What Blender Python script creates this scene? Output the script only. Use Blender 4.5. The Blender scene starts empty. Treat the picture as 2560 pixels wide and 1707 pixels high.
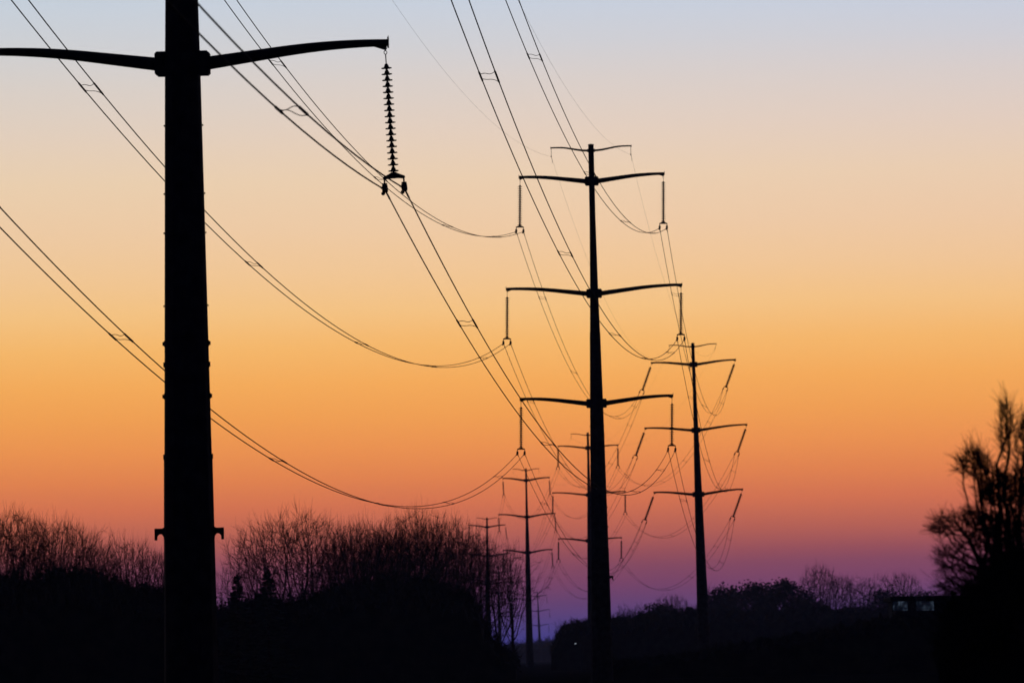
import bpy, math, random
import numpy as np
from mathutils import Vector, Matrix
sc = bpy.context.scene
COL = sc.collection
rad = math.radians

# ------------------------------------------------------------------ camera
FPX = 14222.0                      # focal length in photo pixels (200 mm on a 36 mm sensor, 2560 px wide)
EYE = 1.7
PITCH = math.atan(791.5 / FPX)
ROLL = rad(1.15)
R0 = Vector((1, 0, 0)); FW = Vector((0, math.cos(PITCH), math.sin(PITCH))); U0 = R0.cross(FW)
CR = R0 * math.cos(ROLL) - U0 * math.sin(ROLL)
CU = U0 * math.cos(ROLL) + R0 * math.sin(ROLL)
cam_d = bpy.data.cameras.new('camera')
cam = bpy.data.objects.new('camera', cam_d); COL.objects.link(cam)
cam_d.sensor_width = 36; cam_d.lens = 200; cam_d.clip_start = 0.5; cam_d.clip_end = 30000
m = Matrix((CR, CU, -FW)).transposed().to_4x4(); m.translation = (0, 0, EYE)
cam.matrix_world = m
cam_d.dof.use_dof = True; cam_d.dof.focus_distance = 200; cam_d.dof.aperture_fstop = 3.0
sc.camera = cam

def at(px, py, d):
    """world point seen at photo pixel (px,py) on the vertical plane y = d"""
    v = CR * (px - 1280) + CU * (853.5 - py) + FW * FPX
    v = v * (d / v.y)
    return Vector((v.x, v.y, v.z + EYE))

def lin(c):
    return [(x / 255 / 12.92 if x / 255 <= .04045 else ((x / 255 + .055) / 1.055) ** 2.4) for x in c]

# ------------------------------------------------------------------ view + world (after-glow sky)
sc.view_settings.view_transform = 'Standard'
sc.view_settings.look = 'None'
sc.view_settings.exposure = 0
sc.view_settings.gamma = 1
W = bpy.data.worlds.new('World'); sc.world = W; W.use_nodes = True
nt = W.node_tree; nt.nodes.clear()
def N(t, **k):
    n = nt.nodes.new(t)
    for a, b in k.items(): setattr(n, a, b)
    return n
L = lambda a, b: nt.links.new(a, b)
def math_n(op, a, b=None, c=None, clamp=False):
    n = N('ShaderNodeMath', operation=op); n.use_clamp = clamp
    for i, v in enumerate((a, b, c)):
        if v is None: continue
        if isinstance(v, (int, float)): n.inputs[i].default_value = v
        else: L(v, n.inputs[i])
    return n.outputs[0]
tc = N('ShaderNodeTexCoord'); sep = N('ShaderNodeSeparateXYZ'); L(tc.outputs['Generated'], sep.inputs[0])
elev = math_n('MULTIPLY', math_n('ARCSINE', sep.outputs[2]), 180 / math.pi)      # degrees
az = math_n('MULTIPLY', math_n('ARCTAN2', sep.outputs[0], sep.outputs[1]), 180 / math.pi)
# very soft streaks of thin high haze that shift the bands a little
mp = N('ShaderNodeMapping'); L(tc.outputs['Generated'], mp.inputs[0]); mp.inputs['Scale'].default_value = (6, 6, 60)
nz = N('ShaderNodeTexNoise'); L(mp.outputs[0], nz.inputs[0]); nz.inputs['Scale'].default_value = 1.0; nz.inputs['Detail'].default_value = 3
wob = math_n('MULTIPLY', math_n('SUBTRACT', nz.outputs[0], 0.5), 0.12)
e2 = math_n('ADD', elev, wob)
LO, HI = -1.0, 9.0
fac = math_n('DIVIDE', math_n('SUBTRACT', e2, LO), HI - LO, clamp=True)
def ramp(stops, f):
    r = N('ShaderNodeValToRGB'); L(f, r.inputs[0]); cr = r.color_ramp
    cr.interpolation = 'LINEAR'
    while len(cr.elements) > 1: cr.elements.remove(cr.elements[-1])
    first = True
    for p, c in stops:
        e = cr.elements[0] if first else cr.elements.new(p)
        first = False
        e.position = p; e.color = (*lin(c), 1)
    return r.outputs[0]
def stops(tab):
    out = []
    for y, c in tab:
        el = math.degrees(math.atan((1645 - y) / FPX))
        out.append(((el - LO) / (HI - LO), c))
    return sorted(out)
WEST = [(1700, (38, 38, 100)), (1645, (50, 48, 120)), (1600, (66, 62, 136)), (1560, (82, 67, 130)), (1510, (104, 68, 116)),
(1460, (126, 71, 106)), (1420, (138, 76, 100)), (1385, (158, 84, 93)), (1330, (192, 102, 86)),
        (1260, (223, 120, 81)), (1190, (238, 137, 79)), (1110, (247, 153, 81)), (1030, (251, 166, 84)), (950, (254, 177, 92)),
        (860, (254, 189, 109)), (770, (252, 200, 134)), (670, (248, 204, 154)), (560, (244, 207, 169)), (440, (240, 211, 180)), (320, (232, 211, 194)), (200, (222, 211, 205)),
        (100, (211, 211, 216)), (0, (203, 211, 224)), (-120, (192, 206, 224)), (-400, (168, 186, 214))]
c_w = ramp(stops(WEST), fac)
# upper dome: dusky blue falling to near night overhead
f_up = math_n('DIVIDE', elev, 90.0, clamp=True)
c_up = ramp([(0.09, (168, 186, 214)), (0.14, (92, 112, 156)), (0.22, (36, 48, 84)), (0.4, (12, 17, 38)), (1.0, (6, 9, 24))], f_up)
mix = N('ShaderNodeMix', data_type='RGBA'); L(math_n('MULTIPLY', math_n('SUBTRACT', elev, 7.0), 0.5, clamp=True), mix.inputs[0])
L(c_w, mix.inputs[6]); L(c_up, mix.inputs[7])
# the glow belongs to the west (straight ahead): the sky behind the camera is dark
cosaz = math_n('COSINE', math_n('MULTIPLY', az, math.pi / 180))
g = math_n('POWER', math_n('MULTIPLY', math_n('ADD', cosaz, 1.0), 0.5, clamp=True), 5.0)
g = math_n('MAXIMUM', g, 0.012)
hs = N('ShaderNodeHueSaturation'); L(mix.outputs[2], hs.inputs['Color'])
hs.inputs['Saturation'].default_value = 1.0
hs.inputs['Value'].default_value = 1.0
# the glow turns pinker to the right (north) and yellower to the left
tint = N('ShaderNodeCombineXYZ'); tint.inputs[0].default_value = 1.0
azc = math_n('MAXIMUM', math_n('MINIMUM', az, 12.0), -12.0)
L(math_n('SUBTRACT', 1.0, math_n('MULTIPLY', azc, 0.0015)), tint.inputs[1])
L(math_n('ADD', 1.0, math_n('MULTIPLY', azc, 0.004)), tint.inputs[2])
tm = N('ShaderNodeVectorMath', operation='MULTIPLY'); L(hs.outputs[0], tm.inputs[0]); L(tint.outputs[0], tm.inputs[1])
vm = N('ShaderNodeVectorMath', operation='SCALE'); L(tm.outputs[0], vm.inputs[0]); L(g, vm.inputs['Scale'])
ea = N('ShaderNodeVectorMath', operation='SCALE'); ea.inputs[0].default_value = (.002, .004, .026); L(math_n('SUBTRACT', 1.0, g), ea.inputs['Scale'])
ad = N('ShaderNodeVectorMath', operation='ADD'); L(vm.outputs[0], ad.inputs[0]); L(ea.outputs[0], ad.inputs[1]); vm = ad
bg = N('ShaderNodeBackground'); L(vm.outputs[0], bg.inputs[0]); bg.inputs[1].default_value = 1.0
wo = N('ShaderNodeOutputWorld'); L(bg.outputs[0], wo.inputs[0])

# ------------------------------------------------------------------ helpers
def mat(name, col, rough=.7, metal=0.0, bump=0.0, scale=8.0, var=.35, spec=.3):
    M = bpy.data.materials.new(name); M.use_nodes = True
    t = M.node_tree; b = t.nodes['Principled BSDF']
    n = t.nodes.new('ShaderNodeTexNoise'); n.inputs['Scale'].default_value = scale; n.inputs['Detail'].default_value = 5
    c = t.nodes.new('ShaderNodeTexCoord'); t.links.new(c.outputs['Object'], n.inputs['Vector'])
    r = t.nodes.new('ShaderNodeValToRGB'); t.links.new(n.outputs[0], r.inputs[0])
    r.color_ramp.elements[0].position = .3; r.color_ramp.elements[1].position = .7
    r.color_ramp.elements[0].color = (*[x * (1 - var) for x in col], 1)
    r.color_ramp.elements[1].color = (*[min(1, x * (1 + var)) for x in col], 1)
    t.links.new(r.outputs[0], b.inputs['Base Color'])
    b.inputs['Roughness'].default_value = rough; b.inputs['Metallic'].default_value = metal
    b.inputs['Specular IOR Level'].default_value = spec
    if bump:
        bp = t.nodes.new('ShaderNodeBump'); bp.inputs['Strength'].default_value = bump; bp.inputs['Distance'].default_value = .02
        t.links.new(n.outputs[0], bp.inputs['Height']); t.links.new(bp.outputs[0], b.inputs['Normal'])
    return M
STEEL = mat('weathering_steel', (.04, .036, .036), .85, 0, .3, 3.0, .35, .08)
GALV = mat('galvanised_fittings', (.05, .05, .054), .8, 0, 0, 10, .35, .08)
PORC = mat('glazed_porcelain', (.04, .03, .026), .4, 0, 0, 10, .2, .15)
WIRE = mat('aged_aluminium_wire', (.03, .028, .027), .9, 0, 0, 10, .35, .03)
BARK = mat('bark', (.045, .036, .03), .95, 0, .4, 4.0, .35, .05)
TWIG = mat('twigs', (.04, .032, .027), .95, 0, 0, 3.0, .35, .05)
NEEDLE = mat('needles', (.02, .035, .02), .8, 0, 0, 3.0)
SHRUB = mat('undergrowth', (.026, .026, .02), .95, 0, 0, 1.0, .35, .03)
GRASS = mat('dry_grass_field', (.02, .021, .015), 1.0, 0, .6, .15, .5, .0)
WALLM = mat('painted_siding', (.05, .05, .055), .9, 0, .2, 5, .3, .05)
ROOFM = mat('roofing_felt', (.03, .03, .032), .95, 0, .3, 6, .3, .05)

class MB:
    def __init__(s): s.v = []; s.f = []
    def add(s, vs, fs):
        o = len(s.v); s.v.extend(vs); s.f.extend([tuple(i + o for i in f) for f in fs])
    def tube(s, pts, rs, n=6, cap=True, twist=0.0):
        pts = [Vector(p) for p in pts]; K = len(pts)
        ref = None; rings = []
        for i, p in enumerate(pts):
            d = (pts[min(i + 1, K - 1)] - pts[max(i - 1, 0)])
            if d.length < 1e-9: d = Vector((0, 0, 1))
            d.normalize()
            if ref is None:
                ref = d.cross(Vector((0, 0, 1)) if abs(d.z) < .9 else Vector((1, 0, 0))).normalized()
            else:
                ref = (ref - d * ref.dot(d)).normalized()
            b = d.cross(ref); r = rs[i] if hasattr(rs, '__len__') else rs
            rings.append([p + (ref * math.cos(twist + 2 * math.pi * k / n) + b * math.sin(twist + 2 * math.pi * k / n)) * r for k in range(n)])
        vs = [q for r in rings for q in r]; fs = []
        for i in range(K - 1):
            for k in range(n):
                a = i * n + k; c = i * n + (k + 1) % n
                fs.append((a, c, c + n, a + n))
        if cap:
            fs.append(tuple(range(n))[::-1]); fs.append(tuple((K - 1) * n + k for k in range(n)))
        s.add(vs, fs)
    def box(s, c, h, M=None):
        c = Vector(c); vs = []
        for x in (-1, 1):
            for y in (-1, 1):
                for z in (-1, 1):
                    v = Vector((x * h[0], y * h[1], z * h[2]))
                    if M: v = M @ v
                    vs.append(c + v)
        s.add(vs, [(0, 1, 3, 2), (4, 6, 7, 5), (0, 4, 5, 1), (2, 3, 7, 6), (0, 2, 6, 4), (1, 5, 7, 3)])
    def prism(s, poly, y0, y1):
        """poly in xz, extruded along y"""
        n = len(poly)
        vs = [Vector((x, y0, z)) for x, z in poly] + [Vector((x, y1, z)) for x, z in poly]
        fs = [tuple(range(n)), tuple(range(2 * n - 1, n - 1, -1))]
        for i in range(n): fs.append((i, i + n, (i + 1) % n + n, (i + 1) % n))
        s.add(vs, fs)
    def lathe(s, prof, n=16, c=(0, 0, 0)):
        c = Vector(c); vs = []; fs = []
        for r, z in prof:
            for k in range(n):
                a = 2 * math.pi * k / n; vs.append(c + Vector((r * math.cos(a), r * math.sin(a), z)))
        for i in range(len(prof) - 1):
            for k in range(n):
                a = i * n + k; b = i * n + (k + 1) % n
                fs.append((a, b, b + n, a + n))
        fs.append(tuple(range(n))[::-1]); fs.append(tuple((len(prof) - 1) * n + k for k in range(n)))
        s.add(vs, fs)
    def mesh(s, name, M, smooth=False):
        me = bpy.data.meshes.new(name); me.from_pydata([tuple(v) for v in s.v], [], s.f); me.materials.append(M)
        if smooth:
            for p in me.polygons: p.use_smooth = True
        me.update(); return me

def link(name, me, parent=None, loc=None, rot=None):
    o = bpy.data.objects.new(name, me); COL.objects.link(o)
    if parent is not None: o.parent = parent
    if loc is not None: o.location = loc
    if rot is not None: o.rotation_euler = rot
    return o
def thing(name, label, cat, loc=(0, 0, 0), rot=(0, 0, 0), group=None):
    o = link(name, None, None, loc, rot); o.empty_display_size = .3
    o['label'] = label; o['category'] = cat
    if group: o['group'] = group
    return o
def build(mb, name, M, parent=None, smooth=False, **k):
    return link(name, mb.mesh(name, M, smooth), parent, **k)

# ------------------------------------------------------------------ ground
def ground_z(x, y):
    return 0.25 * math.sin(x * .011 + 1.3) * math.sin(y * .006) * min(1, max(0, (y - 100) / 300)) - .1
gb = MB(); xs = [-6000, -3000, -1500, -800] + [-500 + 20 * i for i in range(51)] + [800, 1500, 3000, 6000]
ys = [-800, -300] + [-100 + 25 * i for i in range(70)] + [1800, 2100, 2500, 3000, 4000, 6000, 9000, 14000]
for y in ys:
    for x in xs: gb.v.append(Vector((x, y, ground_z(x, y) if abs(x) < 600 and y < 1700 else -.1)))
nx = len(xs)
for j in range(len(ys) - 1):
    for i in range(nx - 1):
        a = j * nx + i; gb.f.append((a, a + 1, a + 1 + nx, a + nx))
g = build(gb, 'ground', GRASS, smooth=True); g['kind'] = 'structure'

# ------------------------------------------------------------------ transmission poles
A3, A2, A1, A0 = 0.0, 7.16, 14.5, 16.5             # heights of arm roots over the lowest arm
HALF = {3: 4.98, 2: 5.73, 1: 4.74, 0: 2.63}
RISE = {3: .40, 2: .44, 1: .38, 0: .24}
def pole_r(h):                                      # radius against height over the lowest arm
    tab = [(-22, .80), (-15, .66), (0, .43), (2.2, .385), (7.16, .27), (12, .195), (16.9, .18)]
    for (a, ra), (b, rb) in zip(tab, tab[1:]):
        if h <= b: return ra + (rb - ra) * max(0, (h - a) / (b - a))
    return .18
def arm_mesh(k, side):
    mb = MB(); Ln = HALF[k]; rise = RISE[k]; x0 = {3: .62, 2: .48, 1: .42, 0: .2}[k]
    n = 16; top = []; bot = []
    t0, t1 = ((.315, .165) if k else (.14, .09))
    for i in range(n + 1):
        t = i / n; x = x0 + (Ln - x0) * t
        if k: zc = rise * (1.45 * t if t < .4 else 1.45 * t - 1.30 * (t - .4) ** 2)
        else: zc = rise * (0.5 - 0.5 * math.cos(math.pi * min(1, t * 1.25)))
        th = t0 + (t1 - t0) * t
        top.append((x, zc + th / 2)); bot.append((x, zc - th / 2))
    wy = [(.15 + (.075 - .15) * i / n) if k else (.06 + (.04 - .06) * i / n) for i in range(n + 1)]
    vs = []; fs = []
    for i in range(n + 1):                          # octagonal tapered tube
        cx = top[i][0]; cz = (top[i][1] + bot[i][1]) / 2; hz = (top[i][1] - bot[i][1]) / 2
        for q in range(8):
            a = math.pi / 8 + q * math.pi / 4
            vs.append(Vector((side * cx, wy[i] * math.cos(a) / .924, cz + hz * math.sin(a) / .924)))
    for i in range(n):
        for q in range(8):
            a = i * 8 + q; b = i * 8 + (q + 1) % 8
            fs.append((a, b, b + 8, a + 8))
    fs.append(tuple(range(8))); fs.append(tuple(n * 8 + q for q in range(8)))
    mb.add(vs, fs)
    ztip = (top[-1][1] + bot[-1][1]) / 2
    if k:
        e = MB()                                    # end plate with its gusset and hanging lug
        e.box((side * (Ln + .012), 0, ztip + .005), (.014, .10, .125))
        poly = [(Ln - .38, ztip - .075), (Ln - .02, ztip - .075), (Ln - .02, ztip - .155), (Ln - .09, ztip - .17)]
        e.prism([(side * a, b) for a, b in poly], -.02, .02)
        e.prism([(side * a, b) for a, b in [(Ln + .0, ztip + .125), (Ln + .026, ztip + .125), (Ln + .022, ztip + .18)]], -.03, .03)
    else:
        e = MB(); e.box((side * (Ln + .01), 0, ztip), (.012, .06, .07))
        e.box((side * (Ln - .03), 0, ztip - .1), (.015, .015, .06))
    return mb.mesh('crossarm', STEEL), e.mesh('end_plate', STEEL), ztip
ARMS = {(k, s): arm_mesh(k, s) for k in range(4) for s in (-1, 1)}
TIPZ = {k: ARMS[(k, 1)][2] for k in range(4)}
def bracket_mesh(k, r):
    mb = MB(); w = {3: .66, 2: .50, 1: .44, 0: .27}[k]; w = max(w, r + (.22 if k else .08))
    h = .29 if k else .10; c = .05
    for y in (-.19, .19) if k else (-.09, .09):
        poly = [(-w + c, -h), (w - c, -h), (w, -h + c), (w, h - c), (w - c, h), (-w + c, h), (-w, h - c), (-w, -h + c)]
        mb.prism(poly, y - .012, y + .012)
    for s in (-1, 1):
        mb.box((s * (w - .03), 0, 0), (.016, .178 if k else .077, h * .9))
        for z in (-h * .55, h * .55) if k else ():
            for y in (-.215, .215):
                mb.tube([(s * (w - .1), y - .01, z), (s * (w - .1), y + .01, z)], .02, 6)
    mb.lathe([(r + .035, -h * .75), (r + .035, h * .75)], 12)
    return mb.mesh('arm_bracket', STEEL)
BR = {}

def cyl(mb, a, b, r, n=8): mb.tube([a, b], r, n)

# insulator string pieces, hanging from the origin along -z; conductors leave at z = -3.4
SL = 3.40; DP = .1465; NS = 18; ZD = .36
def link_mesh():
    mb = MB()
    mb.lathe([(.02, -.05), (.02, 0.0)], 8)
    ring = [(0.035 * math.cos(a), 0, -.085 + .045 * math.sin(a)) for a in [2 * math.pi * i / 12 for i in range(13)]]
    mb.tube(ring, .011, 6)
    cyl(mb, (0, 0, -.12), (0, 0, -ZD - .02), .013)
    return mb.mesh('shackle_link', GALV, True)
def disc_mesh(n=14):
    mb = MB()
    mb.lathe([(.026, -.150), (.026, -.120), (.122, -.118), (.132, -.107), (.122, -.095), (.066, -.086),
              (.058, -.062), (.044, -.030), (.036, -.006), (.022, 0.0)], n)
    return mb.mesh('insulator_disc', PORC, True)
def stack_mesh(n):
    mb = MB()
    for i in range(NS):
        z = -ZD - i * DP
        mb.lathe([(.05, -.150), (.06, -.128), (.135, -.126), (.145, -.108), (.135, -.090), (.08, -.076), (.06, -.030), (.05, 0.0)], n, (0, 0, z))
    return mb.mesh('disc_stack', PORC, True)
SP = .235                                            # half the twin bundle spacing
ZY = -ZD - NS * DP - .02
def yoke_mesh():
    mb = MB()
    poly = [(-.05, ZY + .03), (.05, ZY + .03), (.13, ZY - .015), (SP + .03, ZY - .075), (SP + .035, ZY - .125), (SP - .03, ZY - .14),
            (.12, ZY - .125), (-.12, ZY - .125), (-SP + .03, ZY - .14), (-SP - .035, ZY - .125), (-SP - .03, ZY - .075), (-.13, ZY - .015)]
    mb.prism(poly, -.014, .014)
    cyl(mb, (0, 0, ZY + .08), (0, 0, ZY), .02)
    for s in (-1, 1): cyl(mb, (s * SP, 0, ZY - .10), (s * SP, 0, -SL + .07), .02)
    return mb.mesh('yoke_plate', GALV)
def clamp_mesh(s):
    mb = MB(); z = -SL + .03
    prof = [(-.18, -.03), (-.08, -.085), (.08, -.085), (.18, -.03), (.17, .02), (.07, .085), (-.07, .085), (-.17, .02)]
    n = len(prof); vs = []
    for x in (-.062, .062): vs += [Vector((s * SP + x, a, z + b)) for a, b in prof]
    fs = [tuple(range(n))[::-1], tuple(range(n, 2 * n))] + [(i, (i + 1) % n, (i + 1) % n + n, i + n) for i in range(n)]
    mb.add(vs, fs)
    mb.box((s * SP, 0, z + .10), (.06, .03, .03))
    # keeper bolts and the corona-damping end that hangs at the inner side
    mb.tube([(s * SP, 0, z - .06), (s * SP - .035, 0, z - .10)], .03, 8)
    mb.lathe([(.02, -.045), (.048, -.02), (.048, .02), (.02, .045)], 10, (s * SP - .05, 0, z - .115))
    return mb.mesh('suspension_clamp', GALV)
LM, DM, SM, SMF, YM = link_mesh(), disc_mesh(), stack_mesh(10), stack_mesh(6), yoke_mesh()
CM = {s: clamp_mesh(s) for s in (-1, 1)}
def gw_mesh():
    mb = MB(); cyl(mb, (0, 0, 0), (0, 0, -.42), .016)
    mb.box((0, 0, -.45), (.03, .11, .035))
    mb.tube([(0, .1, -.45), (.03, .3, -.6), (.05, .35, -.85)], .012, 5)
    return mb.mesh('clamp', GALV)
GWM = gw_mesh()
SG = .45

def new_disc_string(root, mode, fat=1.0):
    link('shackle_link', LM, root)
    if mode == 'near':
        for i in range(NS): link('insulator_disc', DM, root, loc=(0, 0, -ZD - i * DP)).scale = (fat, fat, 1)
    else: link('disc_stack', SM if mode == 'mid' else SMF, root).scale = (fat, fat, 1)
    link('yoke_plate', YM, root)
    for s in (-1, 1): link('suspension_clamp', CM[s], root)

SIDE = {-1: 'left', 1: 'right'}; TIER = {1: 'top', 2: 'middle', 3: 'lowest', 0: 'short ground wire'}
# name-in-labels, arm3 hub pixel, depth, extra lean, string swing (deg), heading
TOW = [
 dict(k='P0', who='the foreground pole', who2='the foreground pole', label='massive dark steel pole in the left foreground, cut off by the top of the photo', px=452, py=160, d=137, lean=-.15, swing=3.1, head=.055, mode='near'),
 dict(k='P1', who='the tall central pole', who2='the central pole', label='tall dark central pole with eight upswept arms, nearest pole seen whole', px=1492, py=1008, d=370, lean=.05, swing=-1.15, head=.058, mode='near'),
 dict(k='P2', who='the pole with slanting strings', who2='the slanting-string pole', label='dark pole with slanting insulator strings, right of the tall central pole', px=1753, py=1235, d=635, lean=.9, swing=-20.5, head=.011, mode='mid'),
 dict(k='P3', who='the pole hidden behind the central pole', who2='the half-hidden pole', label='half-hidden steel pole behind the tall central pole, only its arm ends sticking out', px=1475, py=1351, d=890, lean=0, swing=-1.15, head=-.036, mode='mid'),
 dict(k='P4', who='the slim distant pole', who2='the slim distant pole', label='slim distant pole standing clear between the wood and the tall central pole', px=1319, py=1380.5, d=1145, lean=0, swing=1.8, head=-.032, mode='mid'),
 dict(k='P5', who='the small pole beside the wood', who2='the woodside pole', label='small woodside pole against the right end of the wood, leftmost distant pole', px=1218, py=1460, d=1443, lean=-.4, swing=5.0, head=-.02, mode='far'),
 dict(k='P6', who='the faint pole among branches', who2='the branch-crossed pole', label='faint branch-crossed pole straight behind the small woodside pole', px=1220, py=1513, d=1690, lean=0, swing=3.0, head=.0, mode='far'),
 dict(k='P7', who='the veiled pole in low branches', who2='the veiled pole', label='veiled small pole among the low branches at the right edge of the wood', px=1248, py=1532, d=2050, lean=0, swing=1.0, head=.01, mode='far'),
 dict(k='P8', who='the faint purple pole', who2='the faint purple pole', label='faint purple pole just left of the slim distant pole', px=1281, py=1541, d=2427, lean=.3, swing=0, head=.025, mode='far'),
 dict(k='P9', who='the smallest faintest pole', who2='the smallest pole', label='smallest and faintest pole, low in the gap right of the slim distant pole', px=1350, py=1563, d=2840, lean=1.6, swing=0, head=.03, mode='far'),
]
for T in TOW:
    hub = at(T['px'], T['py'], T['d'])
    T['base'] = Vector((hub.x, hub.y, ground_z(hub.x, hub.y) if hub.y < 1700 else -.1)); hz = hub.z - T['base'].z
    T['base'].x = hub.x - hz * 0 ; T['hz'] = hz
    root = thing('transmission_pole', T['label'], 'power pole', T['base'] - Vector((0, 0, .1)), (0, 0, -T['head']), 'steel poles of the power line')
    root.rotation_euler = (0, -rad(T['lean']), -T['head'])
    T['root'] = root; Z = hz + .1; n = 12
    mb = MB(); prof = []
    hs_ = [-Z, -15, -9.5, -9.48, -2, 0, 2.2, 4.6, 4.62, 7.16, 12, 14.5, 16.85]
    hs_ = [h for h in hs_ if h >= -Z]
    for h in hs_:
        r = pole_r(h) + (.014 if h in (-9.5, 4.6) else 0)
        prof.append((r, Z + h))
    mb.lathe(prof, n)
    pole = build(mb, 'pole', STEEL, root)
    if T['mode'] == 'far': pole.scale = (1.25, 1.25, 1)
    mb = MB(); mb.lathe([(.195, Z + 16.85), (.195, Z + 16.9), (.05, Z + 16.93)], 12); build(mb, 'pole_cap', STEEL, root)
    for k, h in ((3, A3), (2, A2), (1, A1), (0, A0)):
        for s in (-1, 1):
            am, em, _ = ARMS[(k, s)]
            a = link('crossarm', am, root, loc=(0, 0, Z + h))
            if T['mode'] != 'far': link('end_plate', em, a)
            if T['mode'] == 'far' or T['k'] == 'P4': a.scale = (1, 1.35, 1.35)
        if T['mode'] != 'far' or k:
            if k not in BR: BR[k] = bracket_mesh(k, pole_r(h))
            link('arm_bracket', BR[k], root, loc=(0, 0, Z + h))
    if T['mode'] == 'near':                          # jacking lugs and wing brackets on the sides of the shaft
        for h, kind in ((-6.77, 1), (-8.04, 1), (-5.86, 0), (-7.28, 2), (-11.3, 3), (-12.9, 0), (-4.1, 0), (-1.5, 0), (-3.15, 0), (-9.5, 2)):
            if h < -Z: continue
            r = pole_r(h)
            for s in (-1, 1):
                mb = MB()
                if kind == 0: mb.box((s * (r + .005), 0, Z + h), (.022, .02, .02))
                if kind == 1: mb.box((s * (r + .005), 0, Z + h), (.04, .05, .045)); mb.box((s * (r - .012), 0, Z + h), (.02, .08, .07))
                if kind == 2: mb.box((s * (r), 0, Z + h), (.022, .06, .06))
                if kind == 3:
                    pl = [(r - .05, .11), (r + .01, .11), (r + .05, .085), (r + .235, .085), (r + .235, -.20), (r + .175, -.20), (r + .165, -.10), (r + .12, -.055),
                          (r + .06, -.055), (r + .015, -.12), (r + .01, -.2), (r - .05, -.2)]
                    mb.prism([(s * a, b + Z + h) for a, b in pl], -.03, .03)
                build(mb, 'wing_bracket' if kind == 3 else 'lifting_lug', STEEL, root)
    bpy.context.view_layer.update()
    MW = Matrix.Translation(root.location) @ root.rotation_euler.to_matrix().to_4x4()
    T['att'] = {}; T['gw'] = {}
    for k, h in ((3, A3), (2, A2), (1, A1)):
        for s in (-1, 1):
            p = MW @ Vector((s * (HALF[k] - .06), 0, Z + h + TIPZ[k] - .15))
            sw = T['swing'] - (3.6 if T['k'] == 'P0' and s < 0 else 0) + random.Random(k * 7 + s + T['px']).uniform(-.35, .35)
            st = thing('insulator_string', f"{'hanging' if abs(sw) < 4 else 'slanting'} insulator string under the {TIER[k]} {SIDE[s]} arm of {T['who']}", 'insulator string',
                       p, (0, -rad(sw), -T['head']), 'insulator strings under the arms')
            new_disc_string(st, T['mode'], {'P0': 1.0, 'P1': 1.2}.get(T['k'], 1.3))
            MS = Matrix.Translation(p) @ st.rotation_euler.to_matrix().to_4x4()
            T['att'][(k, s)] = (MS @ Vector((-SP, 0, -SL)), MS @ Vector((SP, 0, -SL)))
    for s in (-1, 1):
        p = MW @ Vector((s * (HALF[0] - .03), 0, Z + A0 + TIPZ[0] - .12))
        T['gw'][s] = p + Vector((0, 0, -SG))
        if T['mode'] != 'far':
            c = link('ground_wire_clamp', GWM, None, p, (0, -rad(T['swing'] * .8), -T['head']))
            c['label'] = f"tiny wire clamp on the {SIDE[s]} top arm of {T['who']}"; c['category'] = 'wire clamp'; c['group'] = 'ground wire clamps'
            T['gw'][s] = (Matrix.Translation(p) @ c.rotation_euler.to_matrix().to_4x4()) @ Vector((0, 0, -SG))

# ------------------------------------------------------------------ conductors
WR = .018
def cat(a, b, S, t): 
    p = a.lerp(b, t); p.z -= 4 * S * t * (1 - t); return p
def spacer(mb, pa, pb, da, db):
    """flexible spacer: two wavy rods between the armour rods on the two wires"""
    ha = .40; hb = .95
    for sgn, up in ((-1, 1), (1, -1)):
        A = pa + da * (sgn * ha); B = pb + db * (sgn * hb); pts = []
        for i in range(11):
            t = i / 10; p = A.lerp(B, t)
            p = p + (da * (-sgn * .35 * math.sin(math.pi * t) * (1 - t))) + Vector((0, 0, up * .035 * math.sin(2 * math.pi * t) * (1 if sgn < 0 else .8)))
            pts.append(p)
        mb.tube(pts, .010, 5)
    mb.tube([pa - da * .95, pa - da * .7, pa + da * .7, pa + da * .95], [.018, .030, .030, .018], 6)
    mb.tube([pb - db * 1.15, pb - db * .9, pb + db * .9, pb + db * 1.15], [.018, .030, .030, .018], 6)
def bundle(A, B, S, label, spac=(.113, .308, .51, .70, .89), seg=44, n=5, group='twin conductors strung between the poles'):
    o = A[0].lerp(A[1], .5)
    root = thing('conductor_bundle', label, 'power line', o, group=group)
    P = []
    for i in (0, 1):
        Si = S * (1 + (.012 if i else -.008))
        pts = [cat(A[i], B[i], Si, q / seg) - o for q in range(seg + 1)]
        mb = MB(); mb.tube(pts, WR, n)
        # armour rods at the suspension clamps
        for t0, t1 in ((0, .006), (.994, 1)):
            mb.tube([cat(A[i], B[i], Si, t0) - o, cat(A[i], B[i], Si, t1) - o], .026, 6)
        build(mb, 'wire', WIRE, root, smooth=True)
    for t in spac:
        q = []
        for i in (0, 1):
            Si = S * (1 + (.012 if i else -.008))
            p = cat(A[i], B[i], Si, t); d = (cat(A[i], B[i], Si, t + .002) - p).normalized(); q.append((p - o, d))
        mb = MB(); spacer(mb, q[0][0], q[1][0], q[0][1], q[1][1]); build(mb, 'spacer', GALV, root)
def gwire(a, b, S, label):
    mb = MB(); mb.tube([cat(a, b, S, q / 40) - a for q in range(41)], .005, 4)
    o = build(mb, 'ground_wire', WIRE, None, loc=a); o['label'] = label; o['category'] = 'ground wire'; o['group'] = 'thin ground wires at the pole tops'
SAG = {(0, 3, 1): 4.84, (0, 3, -1): 5.3, (0, 2, -1): 5.25, (0, 2, 1): 5.1, (0, 1, 1): 5.1, (0, 1, -1): 5.1}
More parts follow.
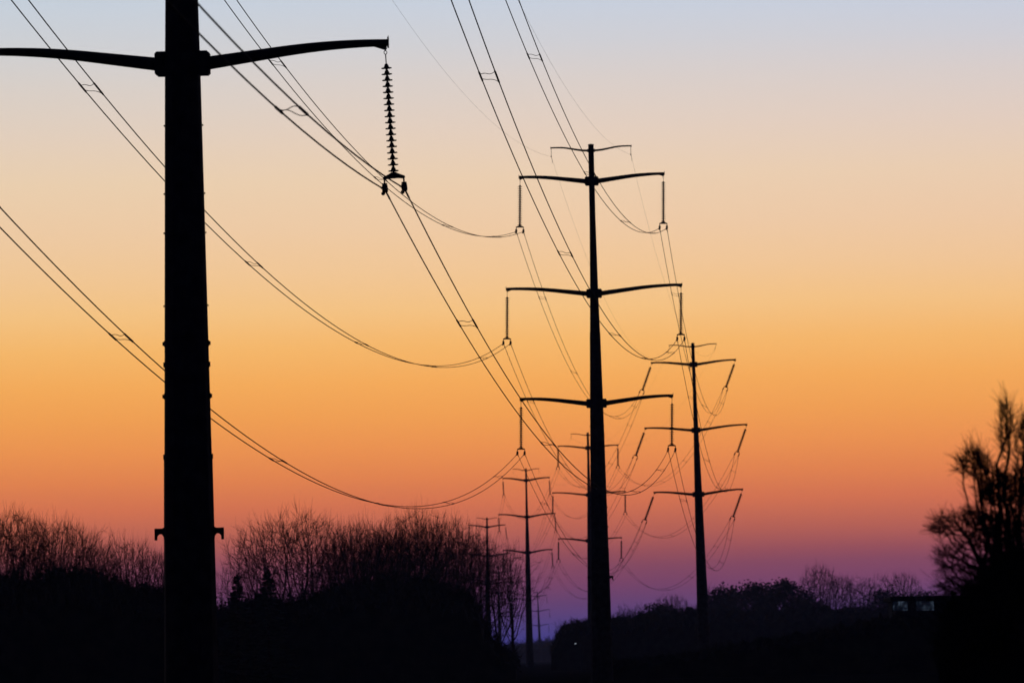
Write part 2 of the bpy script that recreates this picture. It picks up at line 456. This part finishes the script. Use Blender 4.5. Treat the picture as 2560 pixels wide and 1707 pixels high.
for i in range(len(TOW) - 1):
    T, U = TOW[i], TOW[i + 1]
    if i > 7: break
    Ls = (U['base'] - T['base']).length
    for k in (3, 2, 1):
        for s in (-1, 1):
            S = SAG.get((i, k, s), 5.1 * (Ls / 233) ** 2)
            if Ls > 300: S = min(S, 8)
            bundle(T['att'][(k, s)], U['att'][(k, s)], S,
                   f"wire pair, {TIER[k]} {SIDE[s]} arms, from {T['who2']} to {U['who2']}",
                   seg=60 if i == 0 else 36, n=6 if i == 0 else 4)
    if i < 4:
        for s in (-1, 1):
            gwire(T['gw'][s], U['gw'][s], 4.0 * (Ls / 233) ** 2, f"thin single {SIDE[s]} top wire from {T['who2']} to {U['who2']}")
# the incoming spans from the pole behind the camera
T = TOW[0]
for k in (3, 2, 1):
    for s in (-1, 1):
        a = T['att'][(k, s)]; off = Vector((-.047 * 235, -235, 13.9))
        bundle(a, (a[0] + off, a[1] + off), 5.94, f"thick nearest wire pair ending at the {TIER[k]} {SIDE[s]} arm of {T['who']}",
               spac=(.123, .31, .5), seg=60, n=6, group='twin conductors strung between the poles')

# ------------------------------------------------------------------ bare trees
def colony(seed, att, base, first, step, infl, kill, rmin, twl, twn, expo=2.35, rmax=1.0, upb=.06, iters=160):
    """a bare tree whose limbs grow towards points spread through its crown"""
    rs = np.random.RandomState(seed); rng = random.Random(seed)
    pos = [np.array(base, float)]; par = [-1]; d0 = np.array([0, 0, 1.0])
    n0 = max(2, int(first / step)); dd = d0.copy()
    for i in range(n0):
        dd = dd + rs.normal(0, .06, 3) * [1, 1, 0]; dd /= np.linalg.norm(dd)
        pos.append(pos[-1] + dd * step); par.append(len(pos) - 2)
    A = np.array(att); P = np.array(pos)
    D = np.linalg.norm(A[:, None] - P[None], axis=2); near = D.argmin(1); nd = D.min(1)
    nkid = {}
    for it in range(iters):
        act = nd < infl
        if not act.any():
            act = nd < nd.min() * 1.05 + .01
        V = A[act] - P[near[act]]; V /= np.linalg.norm(V, axis=1)[:, None] + 1e-9
        new = []; 
        idx = near[act]
        for k in np.unique(idx):
            if nkid.get(k, 0) >= 3: continue
            v = V[idx == k].sum(0); l = np.linalg.norm(v)
            if l < 1e-6: continue
            v = v / l
            if par[k] >= 0:
                pd = P[k] - P[par[k]]; pd /= np.linalg.norm(pd) + 1e-9; v = v + pd * .35
            v = v + np.array([0, 0, upb]) + rs.normal(0, .10, 3); v /= np.linalg.norm(v)
            new.append((k, P[k] + v * step)); nkid[k] = nkid.get(k, 0) + 1
        if not new: break
        o = len(P); Q = np.array([q for _, q in new]); par += [int(k) for k, _ in new]; P = np.vstack([P, Q])
        D = np.linalg.norm(A[:, None] - Q[None], axis=2); m = D.min(1); am = D.argmin(1); b = m < nd
        near[b] = o + am[b]; nd[b] = m[b]
        keep = nd > kill; A = A[keep]; near = near[keep]; nd = nd[keep]
        if len(A) == 0: break
    n = len(P); acc = np.zeros(n); kids = [0] * n
    for i in range(n - 1, 0, -1):
        if acc[i] == 0: acc[i] = rmin ** expo
        acc[par[i]] += acc[i]; kids[par[i]] += 1
    R = np.minimum(acc ** (1 / expo), rmax)
    tr = MB(); cr = MB(); ctr = P.mean(0)
    zhi = P[:, 2].max() * .84
    for i in range(1, n):
        a, b = Vector(P[par[i]]), Vector(P[i]); ra, rb = min(R[par[i]], R[i] * 1.35), R[i]
        big = i <= n0
        (tr if big else cr).tube([a, b + (b - a) * .08], [ra if not big else R[par[i]], rb], 8 if big else (5 if rb > rmin * 4 else 3), cap=False)
        k = twn if kids[i] == 0 else (1 if R[i] < rmin * 3 and rng.random() < .85 else 0)
        d = (b - a).normalized(); out = Vector(P[i] - ctr); out.z *= .5; out = out.normalized() if out.length > 1e-6 else d
        for _ in range(k):
            t = (d * .8 + out * .45 + Vector((rng.gauss(0, .42), rng.gauss(0, .42), rng.gauss(.18, .35)))).normalized(); top = b.z > zhi and rng.random() < .22; ln = twl * (rng.uniform(1.0, 2.1) if top else rng.uniform(.5, 1.25))
            if top: t = (t * .6 + Vector((0, 0, .8))).normalized()
            t2 = (t + Vector((rng.gauss(0, .2), rng.gauss(0, .2), .12))).normalized()
            cr.tube([b, b + t * ln * .5, b + t * ln * .5 + t2 * ln * .5], [rmin * .85, rmin * .65, rmin * .35], 3, cap=False)
    return tr, cr
def round_tree(seed, H, n=900, w=.30, rmin=.010, lobes=7, tn=4):
    rs = np.random.RandomState(seed); att = []
    L_ = [(rs.normal(0, w * H * .42), rs.normal(0, w * H * .42), H * (.68 + .14 * rs.rand()), H * (.13 + .07 * rs.rand())) for _ in range(lobes)]
    while len(att) < n:
        p = rs.uniform(-1, 1, 3); q = (p ** 2).sum()
        if q > 1 or rs.rand() > .25 + .75 * q: continue
        v = np.array([p[0] * w * H, p[1] * w * H, H * .58 + p[2] * H * .40])
        wd = min(1, max(.25, (v[2] / H - .12) * 2.2))       # fans out from a narrow foot
        v[0] *= wd; v[1] *= wd
        att.append(v)
        if rs.rand() < .35:
            x, y, z, r = L_[rs.randint(lobes)]; u = rs.normal(0, 1, 3); u /= np.linalg.norm(u); att.append(np.array([x, y, z]) + u * r)
    tr, cr = colony(seed, att, (0, 0, -.3), H * .16, H * .023, H * .25, H * .033, rmin, H * .058, tn, expo=2.02, rmax=H * .02)
    zs = sorted(v.z for v in cr.v); k = H / zs[int(len(zs) * .992)]
    for mb in (tr, cr): mb.v = [Vector((v.x * k, v.y * k, v.z * k if v.z > 0 else v.z)) for v in mb.v]
    return tr.mesh('trunk', BARK, True), cr.mesh('crown', TWIG)
def conifer(seed, H):
    rng = random.Random(seed); tr = MB(); cr = MB()
    tr.tube([(0, 0, -.2), (0, 0, H * .98)], [H * .02, .01], 6)
    for i in range(420):
        t = rng.random() ** .8; z = H * (.06 + .92 * t); R = H * .24 * (1 - t) ** .85 * rng.uniform(.55, 1.1) + .08; a = rng.uniform(0, 6.283)
        d = Vector((math.cos(a), math.sin(a), rng.uniform(-.25, .1)))
        sd = Vector((-math.sin(a), math.cos(a), 0))
        for j in range(6):
            c = Vector((0, 0, z)) + d * R * (.2 + .8 * j / 5); w = R * .12 + .05
            v = [c - d * w, c + sd * w * rng.uniform(.6, 1.3) + Vector((0, 0, -w * rng.random())), c + d * w * 1.4 + Vector((0, 0, w * .5)), c - sd * w * rng.uniform(.6, 1.3)]
            cr.add(v, [(0, 1, 2, 3)])
    return tr.mesh('trunk', BARK), cr.mesh('crown', NEEDLE)
def leafy(seed, H):
    """dense round-headed tree still holding dark foliage"""
    rng = random.Random(seed); tr = MB(); cr = MB()
    tr.tube([(0, 0, -.3), (.1, 0, H * .35), (0, .1, H * .7)], [H * .03, H * .022, H * .008], 7)
    lobes = []
    for i in range(26):
        a = rng.uniform(0, 6.283); el = rng.uniform(-.2, 1.4); R = H * .30 * rng.uniform(.5, 1)
        c = Vector((math.cos(a) * math.cos(el) * R, math.sin(a) * math.cos(el) * R, H * .55 + math.sin(el) * H * .30)); lobes.append((c, H * rng.uniform(.09, .17)))
        tr.tube([(0, 0, H * .3), c * .6 + Vector((0, 0, H * .15)), c], [H * .012, H * .007, .01], 4)
    for c, r in lobes:
        for j in range(170):
            d = Vector((rng.gauss(0, 1), rng.gauss(0, 1), rng.gauss(0, 1))).normalized() * r * rng.uniform(.4, 1.12)
            p = c + d; s = rng.uniform(.08, .22)
            u = Vector((rng.gauss(0, 1), rng.gauss(0, 1), rng.gauss(0, 1))).normalized(); v = u.orthogonal().normalized()
            cr.add([p - u * s, p + v * s * .7, p + u * s, p - v * s * .7], [(0, 1, 2, 3)])
    return tr.mesh('trunk', BARK), cr.mesh('crown', SHRUB)

VA = [round_tree(211 + i, 14, n=1900 + 250 * (i % 3), w=(.27, .33, .30, .25, .35)[i], rmin=.0125) for i in range(5)]
VS = [round_tree(251 + i, 14, n=1100, w=.24, rmin=.0125, lobes=5, tn=3) for i in range(2)]
VF = [round_tree(351 + i, 13, n=1500, w=.34, rmin=.021) for i in range(3)]
VL = [leafy(71 + i, 12) for i in range(3)]
VC = [conifer(91, 7)]
def place(var, px, top, d, label, group, rz, cat='tree', name='bare_tree', H=14.0, wide=1.0):
    p = at(px, top, d); z = ground_z(p.x, p.y) if p.y < 1700 else -.1; s = (p.z - z) / H
    t = thing(name, label, cat, (p.x, p.y, z), (0, 0, rz), group)
    t.scale = (s * wide, s * wide, s)
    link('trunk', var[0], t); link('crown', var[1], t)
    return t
ORD = ['leftmost', 'second from the left', 'third from the left', 'fourth from the left', 'fifth from the left', 'sixth from the left', 'seventh from the left', 'eighth from the left',
       'ninth from the left', 'tenth from the left', 'eleventh from the left', 'twelfth from the left', 'thirteenth from the left', 'fourteenth from the left', 'fifteenth from the left', 'sixteenth from the left',
       'seventeenth from the left', 'eighteenth from the left', 'nineteenth from the left']
rg = random.Random(4)
LEFT = [(-60, 1290, 1), (8, 1290, .8), (44, 1284, .75), (92, 1326, .8), (128, 1302, .85), (168, 1306, .8), (206, 1342, .8), (250, 1368, .7), (292, 1350, .9), (338, 1354, .8), (382, 1380, .8), (430, 1385, .9)]
for i, (px, y, wd) in enumerate(LEFT):
    place(VA[i % 5], px, y, 385 + (i * 37) % 50, f"bare tree, {ORD[i]}, in the wood left of the foreground pole", 'bare trees of the left wood', i * 1.9, wide=wd)
MID = [(572, 1412, .8), (606, 1372, .8), (648, 1345, .7), (690, 1302, .95), (745, 1278, 1.15), (792, 1300, .85), (838, 1352, .6), (872, 1312, .8), (912, 1298, .75), (958, 1316, .7), (1002, 1292, .8), (1046, 1272, .6),
       (1092, 1306, .85), (1134, 1296, .75), (1168, 1335, .8), (1204, 1346, .75), (1240, 1388, .7), (1276, 1368, .75)]
for i, (px, y, wd) in enumerate(MID):
    place(VS[i % 2] if i > 16 or i in (0, 1, 2) else VA[(i * 3 + 1) % 5], px, y, 480 + (i * 53) % 90 + (90 if i > 12 else 0), f"bare tree, {ORD[i]}, in the wood right of the foreground pole", 'bare trees of the middle wood', i * 2.3 + .6, wide=wd)
for i, (px, y) in enumerate([(880, 1350), (930, 1335), (985, 1338), (1030, 1325), (1075, 1330), (1118, 1345)]):
    place(VA[(i * 2) % 5], px, y, 600 + i * 7, f"bare tree, {ORD[i]}, in the back row of the middle wood", 'bare trees of the middle wood', i * 1.1 + .3, wide=1.1)
for (px, y, h) in ((592, 1430, 'left'), (668, 1418, 'right')):
    place(VC[0], px, y, 455, f"small dark pointed evergreen below the bare trees, {h} of the two", 'small evergreens by the middle wood', px, H=7, name='conifer')
RIGHT = [(1410, 1552, 'F', 1700), (1470, 1545, 'L', 1500), (1545, 1528, 'F', 1300), (1590, 1512, 'F', 1250), (1640, 1498, 'L', 1300), (1690, 1488, 'F', 1280), (1775, 1478, 'F', 1300), (1830, 1462, 'L', 1260),
         (1895, 1452, 'L', 1300), (1960, 1447, 'L', 1240), (2042, 1426, 'F', 1300), (2092, 1450, 'F', 1350), (2168, 1452, 'F', 1300), (2212, 1470, 'L', 1280), (2262, 1442, 'F', 1320), (2312, 1474, 'L', 1300)]
for i, (px, y, kd, d) in enumerate(RIGHT):
    if px > 1750: y -= 9
    if kd == 'F': place(VF[i % 3], px, y, d, f"far bare tree, {ORD[i]} of the trees on the right skyline", 'trees on the right skyline', i * 1.3, H=13, wide=.72)
    else: place(VL[i % 3], px, y, d, f"dense dark round tree, {ORD[i]} of the trees on the right skyline", 'trees on the right skyline', i * 1.3, H=12, name='dense_tree', wide=1.3)
# blurred leaning tree close by at the right edge
rs = np.random.RandomState(9); DN = 78.0; bpx = at(2625, 1700, DN); att = []; DENS = 4
for (cx, cy, rx, ry, n) in ((2505, 1070, 20, 80, 120), (2550, 1120, 24, 90, 150), (2610, 1060, 34, 90, 150), (2425, 1150, 48, 36, 150), (2480, 1215, 55, 50, 200), (2550, 1230, 50, 80, 250),
                            (2365, 1300, 44, 30, 150), (2430, 1310, 60, 50, 250), (2510, 1350, 60, 80, 350), (2375, 1385, 42, 40, 160), (2372, 1450, 34, 28, 110), (2450, 1440, 60, 60, 280),
                            (2640, 1250, 70, 150, 450), (2540, 1480, 70, 60, 300), (2720, 1200, 60, 200, 300), (2560, 1330, 60, 90, 250), (2470, 1500, 60, 40, 200)):
    for _ in range(int(n * DENS)):
        u = rs.normal(0, 1, 3); u /= np.linalg.norm(u); u *= rs.rand() ** .4
        p = at(cx + 12 + u[0] * rx, cy + 14 + u[2] * ry, DN); att.append([p.x - bpx.x, u[1] * rx / 182 * 1.3, p.z])
tr_, cr_ = colony(77, att, (0, 0, -.1), .7, .06, .8, .068, .0050, .20, 5, expo=2.10, rmax=.12, upb=.03, iters=260)
tr2, cr2 = colony(88, [a for a in att if a[0] > at(2445, 1300, DN).x - bpx.x][::2], (.25, .3, -.1), .5, .06, .8, .075, .0050, .20, 5, expo=2.10, rmax=.10, upb=.03, iters=260)
tr_.add(tr2.v, tr2.f); cr_.add(cr2.v, cr2.f)
t = thing('bare_tree', 'large blurred bare tree close by, cropped by the right edge of the photo', 'tree', (bpx.x, DN, 0), (0, 0, 0))
build(tr_, 'trunk', BARK, t); build(cr_, 'crown', TWIG, t)

# ------------------------------------------------------------------ undergrowth masses (nobody could count the shrubs)
def thicket(name, label, outline, d, depth, seed, twig=1.0, n=9000, tr=.02):
    rng = random.Random(seed); mb = MB()
    def top(px):
        for (a, ya), (b, yb) in zip(outline, outline[1:]):
            if a <= px <= b: return ya + (yb - ya) * (px - a) / (b - a)
        return outline[-1][1]
    x0, x1 = outline[0][0], outline[-1][0]; nxs = 90; rows = 7
    hts = {}
    for j in range(rows):
        yy = d + depth * (j / (rows - 1) - .5); f = math.sin(math.pi * (j + .5) / rows) ** .5
        for i in range(nxs + 1):
            px = x0 + (x1 - x0) * i / nxs; p = at(px, top(px), d)
            x = at(px, top(px), d).x + (yy - d) * (px - 1280) / FPX
            gz = -.3; h = (p.z - gz) * (.62 + .38 * f) * (1 + .07 * math.sin(i * 1.7 + j * 2.1) + rng.uniform(-.07, .04) + .05 * math.sin(i * 3.9 + j) * math.sin(i * .37)) * .93
            hts[(i, j)] = Vector((x, yy, gz + max(.1, h))); mb.v.append(hts[(i, j)])
    for j in range(rows - 1):
        for i in range(nxs):
            a = j * (nxs + 1) + i; mb.f.append((a, a + 1, a + nxs + 2, a + nxs + 1))
    off = len(mb.v)                                   # skirt down to the ground, so the mass has a body
    ring = [(i, 0) for i in range(nxs + 1)] + [(nxs, j) for j in range(1, rows)] + [(i, rows - 1) for i in range(nxs - 1, -1, -1)] + [(0, j) for j in range(rows - 2, 0, -1)]
    for q in ring: v = hts[q]; mb.v.append(Vector((v.x, v.y, -.5)))
    for k in range(len(ring)):
        a = ring[k]; b = ring[(k + 1) % len(ring)]
        mb.f.append((a[1] * (nxs + 1) + a[0], b[1] * (nxs + 1) + b[0], off + (k + 1) % len(ring), off + k))
    for k in range(n):
        i = rng.randrange(nxs); j = rng.randrange(rows - 1); p = hts[(i, j)].lerp(hts[(i + 1, j + 1)], rng.random()).copy()
        p.z -= rng.random() * .6 * twig
        dv = Vector((rng.gauss(0, .45), rng.gauss(0, .45), 1)).normalized(); ln = twig * rng.uniform(.5, 1.6) * rng.uniform(.5, 1); w = tr * rng.uniform(.6, 1.4)
        q = p
        mb.tube([q, q + dv * ln * .5, q + (dv + Vector((rng.gauss(0, .2), rng.gauss(0, .2), 0))) * ln], [w, w * .7, w * .3], 3, cap=False)
        if k % 3 == 0:
            for _ in range(3):
                c = p + dv * ln * rng.uniform(.1, .6) + Vector((rng.gauss(0, .12), rng.gauss(0, .12), rng.gauss(0, .1))) * twig; s = .09 * twig * rng.uniform(.6, 1.5)
                u = Vector((rng.gauss(0, 1), rng.gauss(0, 1), rng.gauss(0, 1))).normalized(); v = u.orthogonal()
                mb.add([c - u * s, c + v * s, c + u * s, c - v * s], [(0, 1, 2, 3)])
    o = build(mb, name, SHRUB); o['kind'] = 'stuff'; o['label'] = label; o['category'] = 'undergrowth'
    return o
thicket('undergrowth', 'black tangle of shrubs at the foot of the wood left of the foreground pole', [(-200, 1440), (0, 1436), (60, 1448), (90, 1440), (120, 1418), (200, 1415), (225, 1430), (260, 1438), (330, 1462), (420, 1478), (500, 1500)], 378, 24, 1, 1.1, 9000, .016)
thicket('undergrowth', 'black tangle of shrubs filling the wood right of the foreground pole', [(500, 1515), (560, 1518), (620, 1500), (660, 1492), (760, 1500), (800, 1478), (850, 1462), (950, 1448), (1000, 1455), (1050, 1440), (1110, 1462), (1160, 1474), (1185, 1500), (1204, 1535), (1218, 1575), (1236, 1605), (1262, 1630), (1290, 1645)], 470, 26, 2, 1.2, 11000, .018)
thicket('undergrowth', 'dark blue scrub on the low rise between the gap and the tall central pole', [(1378, 1625), (1392, 1580), (1412, 1556), (1450, 1548), (1540, 1548), (1620, 1540), (1760, 1530)], 900, 30, 3, 1.0, 5000, .03)
thicket('undergrowth', 'wide black scrub belt below the skyline trees on the right', [(1520, 1545), (1620, 1525), (1700, 1515), (1860, 1520), (2050, 1512), (2200, 1514), (2400, 1505), (2700, 1500)], 1000, 30, 4, 1.0, 9000, .03)
thicket('undergrowth', 'faint low far treeline at the foot of the gap', [(1100, 1626), (1240, 1620), (1300, 1612), (1345, 1608), (1390, 1600), (1500, 1600)], 3050, 60, 5, 4.0, 3000, .15)
thicket('undergrowth', 'black blurred shrubs below the trees at the right edge of the photo', [(2370, 1600), (2400, 1530), (2440, 1485), (2500, 1440), (2540, 1400), (2590, 1385), (2700, 1370)], 82, 3, 6, .55, 11000, .006)

thicket('undergrowth', 'low black hedge in front of the flat-roofed building', [(1480, 1655), (1700, 1630), (1860, 1600), (2040, 1570), (2140, 1550), (2210, 1533), (2300, 1534), (2480, 1530)], 418, 5, 7, .4, 5000, .012)

# ------------------------------------------------------------------ low building and lamp
D = 430; c0 = at(2226, 1489, D); c1 = at(2470, 1489, D); xl, xr = c0.x, c1.x; zt = c0.z
bx = thing('low_building', 'low flat-roofed building with two dim bluish windows in front of the right skyline', 'building', ((xl + xr) / 2, D + 4, -.1))
w = (xr - xl) / 2
mb = MB(); mb.box((0, 0, (zt - .35) / 2), (w - .35, 4, (zt - .35) / 2 + .1)); build(mb, 'wall', WALLM, bx)
mb = MB(); mb.box((0, 0, zt - .16), (w, 4.4, .15)); mb.box((0, 0, zt + .02), (w - .2, 4.2, .028)); build(mb, 'roof', ROOFM, bx)
GL = bpy.data.materials.new('dim_window'); GL.use_nodes = True; t_ = GL.node_tree; b_ = t_.nodes['Principled BSDF']
nn = t_.nodes.new('ShaderNodeTexNoise'); nn.inputs['Scale'].default_value = 1.7; nn.inputs['Detail'].default_value = 3
oc = t_.nodes.new('ShaderNodeTexCoord'); t_.links.new(oc.outputs['Object'], nn.inputs[0])
rr = t_.nodes.new('ShaderNodeValToRGB'); t_.links.new(nn.outputs[0], rr.inputs[0]); rr.color_ramp.elements[0].position = .49; rr.color_ramp.elements[1].position = .66
rr.color_ramp.elements[0].color = (.002, .003, .006, 1); rr.color_ramp.elements[1].color = (.035, .05, .075, 1)
t_.links.new(rr.outputs[0], b_.inputs['Emission Color']); b_.inputs['Emission Strength'].default_value = 1.0
b_.inputs['Base Color'].default_value = (.02, .025, .03, 1); b_.inputs['Roughness'].default_value = .1
for (a, b) in ((2232, 2270), (2291, 2335)):
    pa = at(a, 1503, D); pb = at(b, 1525, D); cx = (pa.x + pb.x) / 2 - (xl + xr) / 2; cz = (pa.z + pb.z) / 2 + .1; hw = (pb.x - pa.x) / 2; hh = (pa.z - pb.z) / 2
    f = MB()
    for sx in (-1, 1): f.box((cx + sx * (hw + .04), -4.03, cz), (.04, .04, hh + .08))
    for sz in (-1, 1): f.box((cx, -4.03, cz + sz * (hh + .04)), (hw, .04, .04))
    f.box((cx, -4.03, cz), (.02, .03, hh))
    fr = build(f, 'window', WALLM, bx)
    g_ = MB(); g_.box((cx, -4.01, cz), (hw, .006, hh)); build(g_, 'pane', GL, fr)
lp = at(1447, 1609, 900); gz = ground_z(lp.x, lp.y)
sl = thing('street_lamp', 'tiny white street lamp glowing in the dark scrub left of the tall central pole', 'street lamp', (lp.x, 870, gz))
hz = at(1447, 1609, 870).z - gz
mb = MB(); mb.tube([(0, 0, 0), (0, 0, hz + .1)], [.08, .05], 8); mb.tube([(0, 0, hz + .1), (-.3, -.1, hz + .25), (-.7, -.2, hz + .2)], .03, 6); build(mb, 'post', GALV, sl)
mb = MB(); mb.box((-.85, -.2, hz + .17), (.25, .12, .04)); hd = build(mb, 'lamp_head', GALV, sl)
LMAT = bpy.data.materials.new('lamp_glow'); LMAT.use_nodes = True; q = LMAT.node_tree.nodes['Principled BSDF']; q.inputs['Emission Color'].default_value = (.75, .85, 1, 1); q.inputs['Emission Strength'].default_value = .5
mb = MB(); mb.lathe([(.02, -.12), (.10, -.09), (.13, 0)], 10, (-.85, -.2, hz + .13)); build(mb, 'lens', LMAT, hd)

# ------------------------------------------------------------------ air
HAZE = 5e-5
if HAZE:
    hb = MB(); hb.box((0, 1490, 48), (900, 1620, 49.5 + .5)); M = bpy.data.materials.new('haze'); M.use_nodes = True
    t = M.node_tree; t.nodes.clear(); o_ = t.nodes.new('ShaderNodeOutputMaterial'); v_ = t.nodes.new('ShaderNodeVolumePrincipled')
    v_.inputs['Color'].default_value = (.5, .57, 1.0, 1); v_.inputs['Density'].default_value = HAZE; v_.inputs['Anisotropy'].default_value = .7
    t.links.new(v_.outputs[0], o_.inputs['Volume'])
    h = build(hb, 'haze', M); h['kind'] = 'stuff'; h['label'] = 'thin dusk haze over the whole valley'
